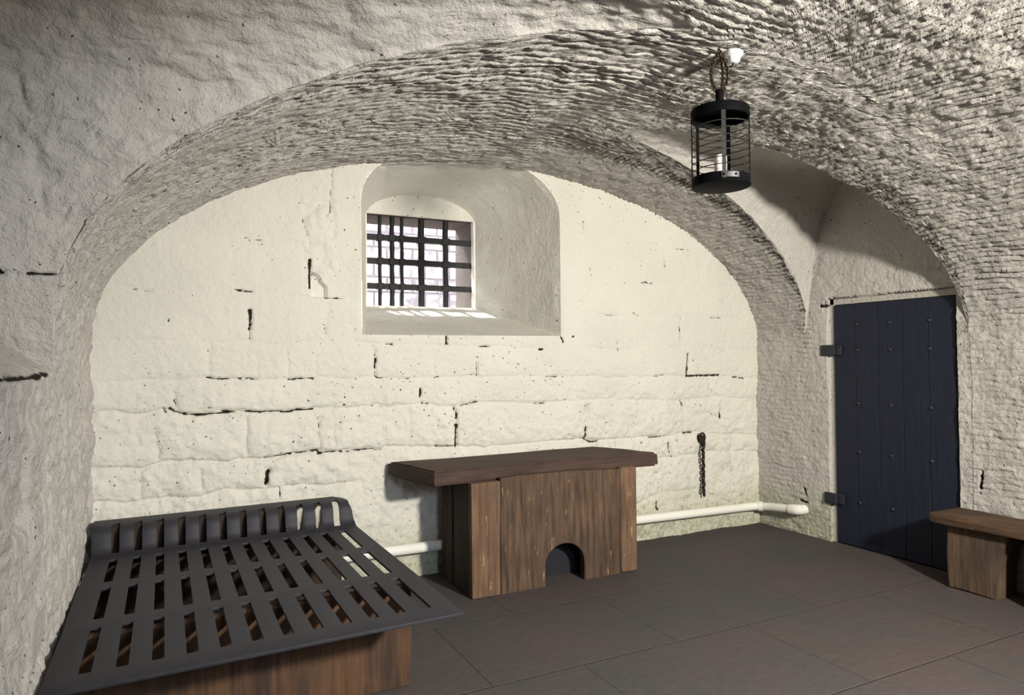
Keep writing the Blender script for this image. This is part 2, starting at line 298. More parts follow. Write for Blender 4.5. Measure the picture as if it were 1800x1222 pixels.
# main section curve
th = np.linspace(0, np.pi, 3000)
MX = np.concatenate([[XL], XC - EA * np.cos(th), [XR]]); MZ = np.concatenate([[0], Z0 + EB * np.sin(th), [0]])
ms = np.concatenate([[0], np.cumsum(np.hypot(np.diff(MX), np.diff(MZ)))]); ST = ms[-1]
def sL_of(z):
    t = np.arcsin(np.clip((z - Z0) / EB, 0, 1)); return np.where(z <= Z0, z, np.interp(t, th, ms[1:-1]))
def sR_of(z):
    t = np.arcsin(np.clip((z - Z0) / EB, 0, 1)); return np.where(z <= Z0, ST - z, ST - np.interp(t, th, ms[1:-1]))
zl, zr = zleft(Yr), zright(Yr)
inL = zl > SILL + 1e-6
D = np.where(inL, .62, 0.0)
c1 = lambda n: np.linspace(0, 1, n)
sL, sR = sL_of(zl), sR_of(zr)
gx, gz, seg = [], [], []
def add(X, Z, s):
    gx.append(X); gz.append(Z); seg.append(np.full(X.shape[1], s))
o1 = np.ones((nR, 1))
n1, n2, n3, n4, n5, n6, n7 = 125, 22, 40, 240, 660, 170, 230
t = c1(n1)[None]; add(o1 * XL + 0 * t, o1 * t * SILL, 1)
t = c1(n2)[None, 1:]; X2 = XL - D[:, None] * t; Z2 = np.minimum(SILL + .62 * D[:, None] * t, zl[:, None]); add(X2, Z2, 2)
zs = Z2[:, -1:]
t = c1(n3)[None, 1:]; add(XL - D[:, None] + 0 * t, zs + (zl[:, None] - zs) * t, 3)
XgL = np.interp(sL, ms, MX)[:, None]; xe = XL - D[:, None]
t = c1(n4)[None, 1:-1]; add(xe + (XgL - xe) * t, zl[:, None] + 0 * t, 4)
t = c1(n5)[None]; s = sL[:, None] + (sR - sL)[:, None] * t
add(np.interp(s, ms, MX), np.interp(s, ms, MZ), 5)
XgR = np.interp(sR, ms, MX)[:, None]
t = c1(n6)[None, 1:]; add(XgR + (XR - XgR) * t, zr[:, None] + 0 * t, 6)
t = c1(n7)[None, 1:]; add(o1 * XR + 0 * t, zr[:, None] * (1 - t), 7)
GX = np.concatenate(gx, 1); GZ = np.concatenate(gz, 1); SEG = np.concatenate(seg); nC = GX.shape[1]
P = np.stack([GX, np.repeat(Yr[:, None], nC, 1), GZ], -1).reshape(-1, 3)
idx = np.arange(nR * nC).reshape(nR, nC)
Q = np.stack([idx[:-1, :-1], idx[:-1, 1:], idx[1:, 1:], idx[1:, :-1]], -1).reshape(-1, 4)
Qseg = np.repeat(SEG[None, 1:], nR - 1, 0).ravel()
# weld coincident vertices
k = np.round(P * 5000).astype(np.int64) + 20000
key = (k[:, 0] * 100003 + k[:, 1]) * 100003 + k[:, 2]
_, first, inv = np.unique(key, return_index=True, return_inverse=True)
inv = inv.ravel(); Pu = P[first]; Vseg = np.repeat(SEG[None], nR, 0).ravel()[first]
Q = inv[Q]
same = np.stack([Q[:, i] == Q[:, (i + 1) % 4] for i in range(4)], 1); ns = same.sum(1)
cross = (Q[:, 0] == Q[:, 2]) | (Q[:, 1] == Q[:, 3])
qk = (ns == 0) & ~cross; tk = (ns == 1) & ~cross
QQ = Q[qk]; QS = Qseg[qk]
Tq = Q[tk]; TS = Qseg[tk]; sm = same[tk]
TT = np.array([[q[j] for j in range(4) if j != (int(np.argmax(s_)) + 1) % 4] for q, s_ in zip(Tq, sm)], int) if len(Tq) else np.zeros((0, 3), int)
# normals
def normals(V, Qd, Td):
    N = np.zeros_like(V)
    fq = np.cross(V[Qd[:, 2]] - V[Qd[:, 0]], V[Qd[:, 3]] - V[Qd[:, 1]])
    for i in range(4): np.add.at(N, Qd[:, i], fq)
    if len(Td):
        ft = np.cross(V[Td[:, 1]] - V[Td[:, 0]], V[Td[:, 2]] - V[Td[:, 0]])
        for i in range(3): np.add.at(N, Td[:, i], ft)
    return N / np.maximum(np.linalg.norm(N, axis=1, keepdims=True), 1e-12)
N = normals(Pu, QQ, TT)
cen = np.array([XC, 2.2, 1.4])
if (np.sum(N * (cen - Pu), 1) > 0).mean() < .5:
    N = -N; QQ = QQ[:, ::-1]; TT = TT[:, ::-1]
# relief
def sstep(x, a, b):
    t = np.clip((x - a) / (b - a), 0, 1); return t * t * (3 - 2 * t)
W3 = np.stack([fbm(Pu, 4, 2, 31), fbm(Pu, 4, 2, 37), fbm(Pu, 4, 2, 41)], 1)
ang = np.arctan2(Pu[:, 2] - Z0, (Pu[:, 0] - XC) / 1.6)          # across the courses
uu = np.where(Pu[:, 2] > Z0, ang * 2.15, np.where(Pu[:, 0] > XC, Pu[:, 2] - Z0, np.pi * 2.15 + Z0 - Pu[:, 2])) + 20
uu = uu + .022 * W3[:, 0]; vv = Pu[:, 1] + .035 * W3[:, 1] + 20
st1 = stones(uu, vv, .044, .15, 3, 1.3, .35, .55)                                  # long courses of the right haunch
st2 = stones(vv + .02 * W3[:, 0], uu + .03 * W3[:, 2], .062, .095, 9, 1.6, .45)   # stones laid across the crown and left side
an1 = fbm(np.stack([uu * 9, vv * 20, 0 * uu], 1), 1.0, 3, 311); an2 = fbm(np.stack([uu * 34, vv * 8, 0 * uu], 1), 1.0, 3, 317)
main = (Vseg == 5) | (Vseg == 6) & False
wright = sstep(Pu[:, 0], 2.2, 4.2)
high = sstep(Pu[:, 2], 1.5, 2.2)
ws = np.where(Vseg == 5, high * (.75 + .5 * wright) + (1 - high) * np.where(Pu[:, 0] > XC, .7, .12), 0.0)
ws = np.where((Vseg == 7), .25 + .3 * (Pu[:, 1] > 4.365) + .45 * (Pu[:, 1] < 2.945), ws)
ws = np.where((Vseg == 6), .12, ws)
d = .014 * fbm(Pu, 1.7, 2, 50) + .007 * fbm(Pu, 6, 3, 60) + .0035 * fbm(Pu, 22, 2, 70)
wr2 = sstep(Pu[:, 0] + .25 * W3[:, 1], 2.0, 3.1)
d = d + ws * (wr2 * (.0072 * st1 + .0045 * an2) + (1 - wr2) * (.0095 * st2 + .004 * an1) + (.0035 - .002 * wr2) * fbm(Pu, 42, 2, 77))
# gouged plaster on the left cross vault and streaky plaster on the left wall
rg = 1 - np.abs(fbm(Pu * np.array([3.2, 5.0, 3.0]) + .35 * W3, 1.0, 2, 90)) * 5
gm = (Vseg == 4) * sstep(Pu[:, 2], 1.9, 2.4)
d = d - gm * .034 * np.clip(rg, 0, 1) * sstep(fbm(Pu, 1.1, 1, 95), -.35, .35) + gm * .011 * fbm(Pu * np.array([9, 22, 14]), 1, 2, 97)
lw = ((Vseg == 1) | (Vseg == 5) & (Pu[:, 0] < XL + .02)) * 1.0
d = d + lw * (.008 * fbm(Pu * np.array([5, 20, 5.0]), 1, 3, 101) + .017 * fbm(Pu, 7, 4, 103, .6))
for zc in (.62, 1.2): d = d - lw * .011 * np.exp(-((Pu[:, 2] - zc - .12 * (Pu[:, 1] - 3.6) - .03 * W3[:, 1]) / .014) ** 2)
# a fallen-plaster edge low on the left wall
d = d + lw * .02 * sstep(Pu[:, 2] - (1.02 - .62 * (Pu[:, 1] - 2.6)) * .55 + .04 * W3[:, 0], .03, -.03)
# door wall is smooth; recess for the door
dw = (Vseg == 7) & (Pu[:, 1] > 2.945) & (Pu[:, 1] < 4.365)
rec = dw & (Pu[:, 1] > 3.035) & (Pu[:, 1] < 4.125) & (Pu[:, 2] < 2.088)
d = np.where(rec, -.005, d)
bedside = (Pu[:, 0] < XL + .01) & (Pu[:, 2] < .75) & (Pu[:, 1] > 2.6)
d = np.where(bedside, np.minimum(d, .010), d)
corner = sstep(YB - Pu[:, 1], 0.0, .05)
V = Pu + N * d[:, None]
V[rec, 0] += .085
V[:, 2] = np.where(Pu[:, 2] < 1e-6, -.02, V[:, 2])
def segdist(Pt, a, b):
    a = np.array(a); b = np.array(b); ab = b - a
    tt = np.clip(((Pt - a) @ ab) / (ab @ ab), 0, 1)
    return np.linalg.norm(Pt - a - tt[:, None] * ab, axis=1), tt
# open joints and holes (3D segments, half width)
CR3 = [((XL, 1.95, 1.585), (XL, 2.75, 1.566), .017), ((XL, 2.75, 1.566), (XL, 3.0, 1.56), .013), ((XL, 3.0, 1.56), (XL, 3.2, 1.556), .006), ((XL, 2.36, 1.55), (XL, 2.36, 1.46), .005),
       ((-.36, 3.236, 1.945), (-.47, 3.236, 1.95), .008), ((-.47, 3.236, 1.95), (-.60, 3.24, 1.955), .005),
       ((5.126, 4.315, 2.16), (5.1, 4.30, 2.30), .007), ((5.1, 4.28, 2.42), (5.08, 4.24, 2.56), .005), ((5.126, 4.14, 2.03), (5.126, 4.19, 2.035), .010),
       ((5.126, 4.45, .30), (5.126, 4.36, .29), .006), ((5.126, 4.40, .42), (5.126, 4.37, .36), .008), ((5.126, 2.9, .62), (5.126, 2.88, .78), .006),
       ((2.9, 3.40, 3.10), (3.05, 3.30, 3.07), .010), ((2.62, 3.12, 3.12), (2.70, 3.0, 3.12), .006), ((2.70, 3.0, 3.12), (2.86, 2.95, 3.09), .005),
       ((4.35, 4.15, 2.63), (4.45, 4.05, 2.68), .007), ((4.9, 3.6, 2.95), (5.0, 3.6, 2.95), .008)]
crk = np.zeros(len(V))
for a, b, w in CR3:
    near = np.linalg.norm(Pu - (np.array(a) + np.array(b)) / 2, axis=1) < .7
    dd, _ = segdist(Pu[near], a, b); dd = np.abs(dd + .006 * fbm(Pu[near], 30, 2, 7))
    crk[near] = np.maximum(crk[near], 1 - sstep(dd, w * .6, w * 1.6))
V -= N * (crk * .022)[:, None]
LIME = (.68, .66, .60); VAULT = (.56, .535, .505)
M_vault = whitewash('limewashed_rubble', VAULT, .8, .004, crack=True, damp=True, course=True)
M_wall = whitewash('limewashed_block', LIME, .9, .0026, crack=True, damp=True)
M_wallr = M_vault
cs = np.stack([np.where(wr2 > .5, uu * 30, uu * 13), np.where(wr2 > .5, vv * 12, vv * 26), np.clip(ws, 0, 1) * (.3 + .7 * np.abs(2 * wr2 - 1))], 1)
def piece(name, qm, tm, m):
    v, q, tt, at = compact(V, QQ[qm], TT[tm], np.concatenate([crk[:, None], cs], 1))
    me = np_mesh(name, v, q, tt); set_attr(me, 'crack', at[:, 0])
    a_ = me.attributes.new('course', 'FLOAT_VECTOR', 'POINT'); a_.data.foreach_set('vector', np.ascontiguousarray(at[:, 1:], dtype=np.float32).ravel())
    return link(name, me, m)
fz = Pu[QQ].mean(1); tz = Pu[TT].mean(1) if len(TT) else np.zeros((0, 3))
def cls(f, s):
    ceil = (f[:, 2] > Z0) & np.isin(s, (4, 5, 6))
    left = ~ceil & (f[:, 0] < XC); right = ~ceil & (f[:, 0] >= XC)
    return ceil, left, right
ca, la, ra = cls(fz, QS); cb, lb, rb = cls(tz, TS)
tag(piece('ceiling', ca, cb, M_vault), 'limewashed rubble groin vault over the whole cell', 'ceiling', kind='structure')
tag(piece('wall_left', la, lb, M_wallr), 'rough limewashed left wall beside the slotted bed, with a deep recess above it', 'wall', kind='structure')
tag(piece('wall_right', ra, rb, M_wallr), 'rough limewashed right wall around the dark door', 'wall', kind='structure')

# ---------------------------------------------------------------- back wall with window niche
h = .0095
gxv = np.arange(XL - .04, XR + .05, h); gzv = np.arange(-.02, 3.2, h)
nx, nz = len(gxv), len(gzv)
X, Zg = np.meshgrid(gxv, gzv, indexing='ij'); PX = X.ravel().copy(); PZ = Zg.ravel().copy()
NX0, NX1, NZ0 = 1.2765, 2.934, 1.785
WX0, WX1, WZ0, WZ1 = 1.5856, 2.6224, 2.074, 2.895
def niche_top(x):
    tt = np.clip(np.abs((x - (NX0 + NX1) / 2) / ((NX1 - NX0) / 2)), 0, 1)
    return np.minimum(2.76 + .46 * (1 - tt ** 2.1) ** (1 / 2.1), arcz(x) + .012)
def outline(outer, nb=60, nsd=60, na=120):
    if outer: x0, x1, zb = NX0, NX1, NZ0; top = niche_top
    else:
        x0, x1, zb = WX0, WX1, WZ0
        top = lambda x: 2.86 + .235 * np.sqrt(np.clip(1 - ((x - (WX0 + WX1) / 2) / ((WX1 - WX0) / 2)) ** 2, 0, 1)) ** 1.0
    a = np.linspace(np.pi, 0, na); xa = (x0 + x1) / 2 + (x1 - x0) / 2 * np.cos(a[::-1])
    zr_, zl_ = float(top(np.array(x1))), float(top(np.array(x0)))
    pts = [(x, zb) for x in np.linspace(x0, x1, nb)[:-1]] + [(x1, z) for z in np.linspace(zb, zr_, nsd)[:-1]]
    pts += [(x, float(top(np.array(x)))) for x in xa[:-1]] + [(x0, z) for z in np.linspace(zl_, zb, nsd)[:-1]]
    return np.array(pts)
OUT = outline(True)
dense = np.concatenate([np.linspace(OUT[i], OUT[(i + 1) % len(OUT)], 6, endpoint=False) for i in range(len(OUT))])
near = np.where((PX > NX0 - .03) & (PX < NX1 + .03) & (PZ > NZ0 - .03) & (PZ < 3.19))[0]
dmin = np.full(len(PX), 9.0); nn = np.zeros(len(near), int)
for i0 in range(0, len(near), 4000):
    sl = near[i0:i0 + 4000]
    dd = (PX[sl, None] - dense[None, :, 0]) ** 2 + (PZ[sl, None] - dense[None, :, 1]) ** 2
    j = dd.argmin(1); nn[i0:i0 + 4000] = j; dmin[sl] = np.sqrt(dd[np.arange(len(sl)), j])
snap = dmin[near] < h * .55
PX[near[snap]] = dense[nn[snap], 0]; PZ[near[snap]] = dense[nn[snap], 1]
def inside(x, z): return (x > NX0) & (x < NX1) & (z > NZ0) & (z < niche_top(x))
ii = np.arange(nx * nz).reshape(nx, nz)
BQ = np.stack([ii[:-1, :-1], ii[1:, :-1], ii[1:, 1:], ii[:-1, 1:]], -1).reshape(-1, 4)
fc = np.stack([PX[BQ].mean(1), PZ[BQ].mean(1)], 1)
keep = ~inside(fc[:, 0], fc[:, 1]) & (fc[:, 1] < arcz(XC + (fc[:, 0] - XC) * .965) + .08)
BQ = BQ[keep]
B3 = np.stack([PX, np.full_like(PX, YB), PZ], 1)
w1 = fbm(B3, 9, 3, 201); w2 = fbm(B3, 9, 3, 205)
QP = np.stack([PX + .012 * w1, PZ + .010 * w2], 1)
def polydist(Pt, lst, reach):
    best = np.full(len(Pt), 9.0)
    for pl, w in lst:
        for a, b in zip(pl, pl[1:]):
            a = np.array(a); b = np.array(b); ab = b - a
            m = (Pt[:, 0] > min(a[0], b[0]) - reach) & (Pt[:, 0] < max(a[0], b[0]) + reach) & (Pt[:, 1] > min(a[1], b[1]) - reach) & (Pt[:, 1] < max(a[1], b[1]) + reach)
            if not m.any(): continue
            q = Pt[m]; tt = np.clip(((q - a) @ ab) / max(ab @ ab, 1e-9), 0, 1)
            yield m, np.linalg.norm(q - a - tt[:, None] * ab, axis=1), w
groove = np.zeros(len(PX)); soft = np.zeros(len(PX)); crk2 = np.zeros(len(PX)); slope = np.zeros(len(PX))
for m, dd, w in polydist(QP, JOINTS, .14):
    groove[m] = np.maximum(groove[m], w * np.exp(-(dd / .010) ** 2)); soft[m] = np.maximum(soft[m], w * np.exp(-(dd / .05) ** 2))
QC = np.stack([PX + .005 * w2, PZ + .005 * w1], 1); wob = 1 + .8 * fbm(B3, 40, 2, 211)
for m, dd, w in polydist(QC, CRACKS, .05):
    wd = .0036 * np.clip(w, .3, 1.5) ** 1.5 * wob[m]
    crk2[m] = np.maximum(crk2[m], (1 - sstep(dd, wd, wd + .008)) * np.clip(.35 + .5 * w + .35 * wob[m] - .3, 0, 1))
low = sstep(PZ, 1.9, .7)
db = .010 * fbm(B3, 1.6, 2, 220) + (.004 + .011 * low) * fbm(B3, 6, 3, 224) + (.0016 + .0050 * low) * fbm(B3, 26, 3, 228)
db = db - (.006 + .018 * low) * groove - (.003 + .014 * low) * soft
# broken stone left of the window
nt_ = np.array(NOTCH)
def inpoly(x, z, poly):
    r = np.zeros(len(x), bool); j = len(poly) - 1
    for i in range(len(poly)):
        xi, zi = poly[i]; xj, zj = poly[j]
        r ^= ((zi > z) != (zj > z)) & (x < (xj - xi) * (z - zi) / (zj - zi + 1e-12) + xi); j = i
    return r
db = np.where(inpoly(PX, PZ, nt_), db - .045, db)
rag = (PX > .86) & (PX < 1.1) & (PZ > 2.18) & (PZ < 2.75)
db = db + rag * .012 * fbm(B3, 14, 3, 230)
edge = sstep(dmin, 0, .03)
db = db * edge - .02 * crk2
B3[:, 1] = YB - db + .004 * (1 - edge)
Bv, Bq, _, at = compact(B3, BQ, np.zeros((0, 3), int), crk2)
# niche reveals (loft), rounded at the lip
INN = outline(False); M_ = 80; nO = len(OUT)
tl = np.linspace(0, 1, M_)
L = np.zeros((M_, nO, 3))
for a, tt in enumerate(tl):
    q = OUT * (1 - tt) + INN * tt
    L[a, :, 0] = q[:, 0]; L[a, :, 2] = q[:, 1]; L[a, :, 1] = YB + (YW - YB) * tt
LP = L.reshape(-1, 3); cN = np.array([(NX0 + NX1) / 2, YB + .4, 2.45])
dirn = cN - LP; dirn[:, 1] = 0; dirn /= np.linalg.norm(dirn, axis=1, keepdims=True)
dl = .008 * fbm(LP, 3, 2, 240) + .0035 * fbm(LP, 10, 3, 244) + .0012 * fbm(LP, 40, 2, 248)
dl = dl * np.repeat(sstep(tl, 0, .06) * sstep(1 - tl, 0, .05), nO)
LP = LP + dirn * dl[:, None]
li = np.arange(M_ * nO).reshape(M_, nO); ln = np.roll(li, -1, 1)
LQ = np.stack([li[:-1], ln[:-1], ln[1:], li[1:]], -1).reshape(-1, 4)
# head of the window: flat lunette over the opening, with a thin ledge
na = 60; xa = np.linspace(WX0, WX1, na)
za = 2.86 + .235 * np.sqrt(np.clip(1 - ((xa - (WX0 + WX1) / 2) / ((WX1 - WX0) / 2)) ** 2, 0, 1)) + .01
TP = []; TQ = []
nv = 14
for j in range(nv):
    zz = WZ1 + (za - WZ1) * j / (nv - 1)
    TP += [(x, YW - .012, z) for x, z in zip(xa, np.maximum(zz, WZ1))]
TP += [(x, YW + .06, WZ1) for x in xa]
TP = np.array(TP); TP[:, 1] -= .006 * fbm(TP, 8, 2, 260)
ti = np.arange((nv + 1) * na).reshape(nv + 1, na)
order = [nv] + list(range(nv))
for a, b in zip(order, order[1:]): TQ.append(np.stack([ti[a, :-1], ti[a, 1:], ti[b, 1:], ti[b, :-1]], -1))
TQ = np.concatenate(TQ)
allV = np.concatenate([Bv, LP, TP]); allQ = np.concatenate([Bq, LQ + len(Bv), TQ + len(Bv) + len(LP)])
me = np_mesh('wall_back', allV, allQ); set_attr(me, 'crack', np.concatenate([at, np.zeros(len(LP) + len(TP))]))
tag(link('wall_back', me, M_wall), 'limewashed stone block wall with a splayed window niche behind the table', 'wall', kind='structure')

# ---------------------------------------------------------------- front wall (behind the viewer)
m = MB()
m.box(XL - .1, XR + .1, Y_FRONT - .2, Y_FRONT, -.02, 3.2, 0)
tag(m.build('wall_front', whitewash('low_bounce_stone', (.20, .17, .14), .4, .004)), 'front wall facing the window, darkened to cut bounce light', 'wall', kind='structure')  # unseen wall, its tone darkened to cut bounce light in the cell
# floor of stone flags
mf, nt, b = mat('flagstones')
v = coords(nt, (1, 1, 1))
rot = nt.nodes.new('ShaderNodeMapping'); rot.inputs['Rotation'].default_value = (0, 0, math.radians(0)); rot.inputs['Location'].default_value = (.35, .18, 0); nt.links.new(v, rot.inputs[0])
br = nd(nt, 'ShaderNodeTexBrick', offset=.45, squash=1.0); nt.links.new(rot.outputs[0], br.inputs['Vector'])
for kk, vv_ in (('Scale', 1.0), ('Mortar Size', .008), ('Mortar Smooth', .8), ('Bias', 0.0), ('Brick Width', 1.15), ('Row Height', .82)): br.inputs[kk].default_value = vv_
br.inputs['Color1'].default_value = (.084, .062, .062, 1); br.inputs['Color2'].default_value = (.072, .060, .062, 1); br.inputs['Mortar'].default_value = (.064, .054, .055, 1)
n1 = noise(nt, v, 1.6, 6, .6); n2 = noise(nt, v, 18, 5)
c = mixc(nt, ramp(nt, n1, [(.38, (0, 0, 0)), (.66, (1, 1, 1))]), br.outputs['Color'], (.062, .060, .060))
c = mixc(nt, ramp(nt, n2, [(.55, (0, 0, 0)), (.8, (.5, .5, .5))]), c, (.11, .085, .08))
nt.links.new(c, b.inputs['Base Color']); b.inputs['Roughness'].default_value = .8; b.inputs['Specular IOR Level'].default_value = .2
bump(nt, b, br.outputs['Fac'], -.004); bump(nt, b, n2, .006)
m = MB(); m.box(XL - .3, XR + .3, Y_FRONT - .2, YB + .15, -.2, 0, 0)
tag(m.build('floor', mf), 'dark reddish stone flag floor', 'floor', kind='structure')
# ================================================================== WINDOW, OUTSIDE
M_reveal = whitewash('weathered_reveal', (.12, .095, .08), .6, .004)
M_iron = metal('black_iron', (.012, .012, .013), .6, .3)
m = MB(); Y2 = 6.46
for x0, x1, z0, z1 in ((WX1, WX1 + .12, WZ0 - .12, WZ1 + .12), (WX0 - .12, WX0, WZ0 - .12, WZ1 + .12), (WX0 - .12, WX1 + .12, WZ1, WZ1 + .12), (WX0 - .12, WX1 + .12, WZ0 - .12, WZ0)):
    m.box(x0, x1, YW + .0, Y2, z0, z1, 0)
win = tag(m.build('window_1', M_reveal), 'small barred window opening deep in the niche of the back wall', 'window', kind='structure')
M_white = whitewash('white_frame', (.80, .79, .75), .1, .001)
m = MB()
m.box(WX1 - .012, WX1 + .02, YW - .015, YW + .045, WZ0 - .0, WZ1, .004); m.box(WX0 - .02, WX0 + .008, YW - .015, YW + .045, WZ0, WZ1, .004)
m.box(WX0 - .02, WX1 + .02, YW - .015, Y2, WZ0 - .03, WZ0 + .008, .004)
m.build('window_frame', M_white, win)
# grille: five uprights through three cross bars
YG = 6.075
gr = thing('window_grille', 'black iron grille of crossing bars set in the window', 'grille', (2.1, YG, WZ0))
for z in (2.703, 2.49, 2.264):
    m = MB(); m.box(WX0 - .02, WX1 + .03, YG - .020, YG + .020, z - .026, z + .026, .004)
    for x, r in ((1.735, .016), (1.848, .022), (1.940, .016), (2.125, .029), (2.364, .026)):
        m.box(x - r - .012, x + r + .012, YG - .033, YG + .033, z - .030, z + .030, .008)
    m.build('cross_bar', M_iron, gr)
for x, r in ((1.735, .0165), (1.848, .0220), (1.940, .0165), (2.125, .0295), (2.364, .0265)):
    m = MB(); m.tube([(x + .002 * math.sin(5 * q), YG, WZ0 - .03 + (WZ1 - WZ0 + .06) * q / 14) for q in range(15)], [r * (1 + .05 * math.sin(3.1 * q + x * 40)) for q in range(15)], 12)
    m.build('upright_bar', M_iron, gr, smooth=40)
# stone wall across the light well outside
mo, nt, b = mat('outside_stone'); v = coords(nt)
br = nd(nt, 'ShaderNodeTexBrick', offset=.5); nt.links.new(mixc(nt, .09, v, nd(nt, 'ShaderNodeTexNoise', Scale=4.0).outputs['Color']), br.inputs['Vector'])
mp = nt.nodes.new('ShaderNodeMapping'); mp.inputs['Rotation'].default_value = (math.radians(90), 0, 0)
nt.links.new(v, mp.inputs[0]); nt.links.new(mp.outputs[0], br.inputs['Vector'])
for kk, vv_ in (('Scale', 1.0), ('Mortar Size', .018), ('Mortar Smooth', .5), ('Brick Width', .34), ('Row Height', .19)): br.inputs[kk].default_value = vv_
br.inputs['Color1'].default_value = (.25, .20, .19, 1); br.inputs['Color2'].default_value = (.17, .14, .145, 1); br.inputs['Mortar'].default_value = (.05, .035, .035, 1)
n2 = noise(nt, v, 9, 6, .65)
c = mixc(nt, ramp(nt, n2, [(.42, (.85, .85, .85)), (.56, (0, 0, 0))]), br.outputs['Color'], (.07, .055, .06))
nt.links.new(c, b.inputs['Base Color']); b.inputs['Roughness'].default_value = .9
bump(nt, b, n2, .03)
m = MB(); m.box(-2, 7.5, 8.6, 8.8, 1.3, 4.2, 0)
tag(m.build('wall_outside', mo), 'pale sunlit stone wall seen through the window bars', 'wall', kind='structure')
m = MB(); m.box(-2, 7.5, Y2, 8.6, 1.3, 1.5, 0)
tag(m.build('ground', mo), 'pale ground of the light well outside the window', 'ground', kind='structure')

# ================================================================== DOOR
M_door = wood('haze_blue_door', (.009, .012, .026), (.014, .018, .036), 'z', 1.0, None, .6)  # haze over the dark areas is put into the blue of the planks
M_doori = metal('haze_blue_hinge', (.016, .018, .028), .6, .1)  # same haze tint as the door leaf
DX = XR + .026
door = bpy.data.objects.new('door_1', None); COL.objects.link(door); door.location = (DX, 3.57, 0); door.empty_display_size = .1
tag(door, 'closed dark plank door in the right wall beside the bench', 'door', kind='structure')
m = MB(); ys = np.linspace(3.055, 4.082, 6)
for a, c2 in zip(ys, ys[1:]): m.box(DX, DX + .05, a + .0015, c2 - .0015, .01, 2.03, .005)
m.build('leaf', M_door, door)
M_jamb = whitewash('stone_jamb', (.50, .47, .43), .4, .003)
m = MB()
m.box(DX + .004, DX + .06, 3.035, 3.052, 0, 2.09, .003); m.box(DX + .012, DX + .06, 4.086, 4.125, 0, 2.09, .003); m.box(DX + .012, DX + .06, 3.035, 4.125, 2.036, 2.09, .003)
m.build('door_frame', M_jamb, door)
for z, y1 in ((1.645, 4.185), (.378, 4.17)):
    m = MB(); m.box(DX - .050, DX - .022, 4.05, y1, z - .048, z + .048, .012); m.box(DX - .028, DX + .002, 4.0, 4.08, z - .04, z + .04, .006);
    m.build('strap_hinge', M_doori, door)
for z in (1.86, 1.645, 1.2, .8, .378):
    for y in (3.25, 3.57, 3.86):
        mm = MB(); mm.lathe([(0, .012), (.010, .009), (.016, 0), (.016, -.004)], (0, 0, 0), 12)
        bmesh.ops.rotate(mm.bm, cent=(0, 0, 0), matrix=Matrix.Rotation(-math.pi / 2, 3, 'Y'), verts=mm.bm.verts[:])
        bmesh.ops.translate(mm.bm, vec=(DX, y, z), verts=mm.bm.verts[:])
        mm.build('stud', M_doori, door, smooth=50)

# ================================================================== SLOTTED BED
M_plate = metal('slate_grey_painted_iron', (.021, .020, .028), .62, 0, .15, .0008); M_plate.node_tree.nodes['Principled BSDF'].inputs['Specular IOR Level'].default_value = .4
M_sup = wood('bed_support_wood', (.035, .021, .015), (.13, .064, .030), 'z', .7)
M_dark = wood('dark_oak_side', (.018, .013, .011), (.060, .036, .025), 'z', 1.0)
BX, BY, BZ = -.2515, 2.8744, .510
bed = thing('slotted_bed', 'grey iron bed with rows of slots and a raised headrest, in the left corner', 'bed', (.4, 3.8, 0))
pit, sw = .1160, .0205
xe_ = [-.376 - BX]
for j in range(12): xe_ += [j * pit - sw, j * pit + sw]
xe_ += [1.142 - BX]
flat_ = [(-.128, 0, 0), (0, 0, 0), (.479, 0, 1), (.582, 0, 0), (1.057, 0, 1), (1.158, 0, 0), (1.628, 0, 1), (1.66, 0, 0), (1.70, .001, 0)]
cv_ = [(1.66, 0), (1.70, .001), (1.735, .010), (1.757, .030), (1.768, .060), (1.775, .092), (1.789, .122), (1.812, .142), (1.842, .152), (1.90, .155), (2.00, .155), (2.05, .155)]
prof = list(flat_)
for i_ in range(1, len(cv_) - 2):
    p0, p1, p2, p3 = [np.array(cv_[i_ + k_ - 1]) for k_ in range(4)]
    for u_ in (.25, .5, .75, 1.0):
        q_ = .5 * (2 * p1 + (p2 - p0) * u_ + (2 * p0 - 5 * p1 + 4 * p2 - p3) * u_ ** 2 + (3 * p1 - p0 - 3 * p2 + p3) * u_ ** 3)
        prof.append((float(q_[0]), float(q_[1]), 1 if 1.738 < q_[0] < 1.885 else 0))
bm = bmesh.new(); grid = []
for (y, dz, _) in prof:
    row = []
    for i, xx in enumerate(xe_):
        yy = y; x2 = xx
        if i == len(xe_) - 1 and y > 1.75:                      # rounded free corner of the headrest
            x2 = xx - .028 * (y - 1.75) / .05 if y < 1.80 else xx - .028 - .07 * ((y - 1.80) / .2) ** 2
        if i == 0: x2 = xx + .004 * (1 + math.sin(5 * y))
        wx, wy = BX + x2, BY + yy
        row.append(bm.verts.new((wx, wy + .0083 * x2, BZ + dz + .0049 * x2 - .0064 * yy + .003 * math.sin(2.2 * yy + x2))))
    grid.append(row)
for a in range(len(prof) - 1):
    for i in range(len(xe_) - 1):
        if i % 2 == 1 and i < len(xe_) - 2 and prof[a + 1][2] == 1: continue      # slot
        bm.faces.new((grid[a][i], grid[a][i + 1], grid[a + 1][i + 1], grid[a + 1][i]))
bmesh.ops.recalc_face_normals(bm, faces=bm.faces[:])
if bm.faces[0].normal.z < 0: bmesh.ops.reverse_faces(bm, faces=bm.faces[:])
bmesh.ops.translate(bm, vec=-Vector(bed.location), verts=bm.verts[:])
me = bpy.data.meshes.new('sleeping_plate'); bm.to_mesh(me); bm.free()
for p_ in me.polygons: p_.use_smooth = True
me.set_sharp_from_angle(angle=math.radians(28))
pl = link('sleeping_plate', me, M_plate, bed)
sd = pl.modifiers.new('thickness', 'SOLIDIFY'); sd.thickness = .014; sd.offset = -1
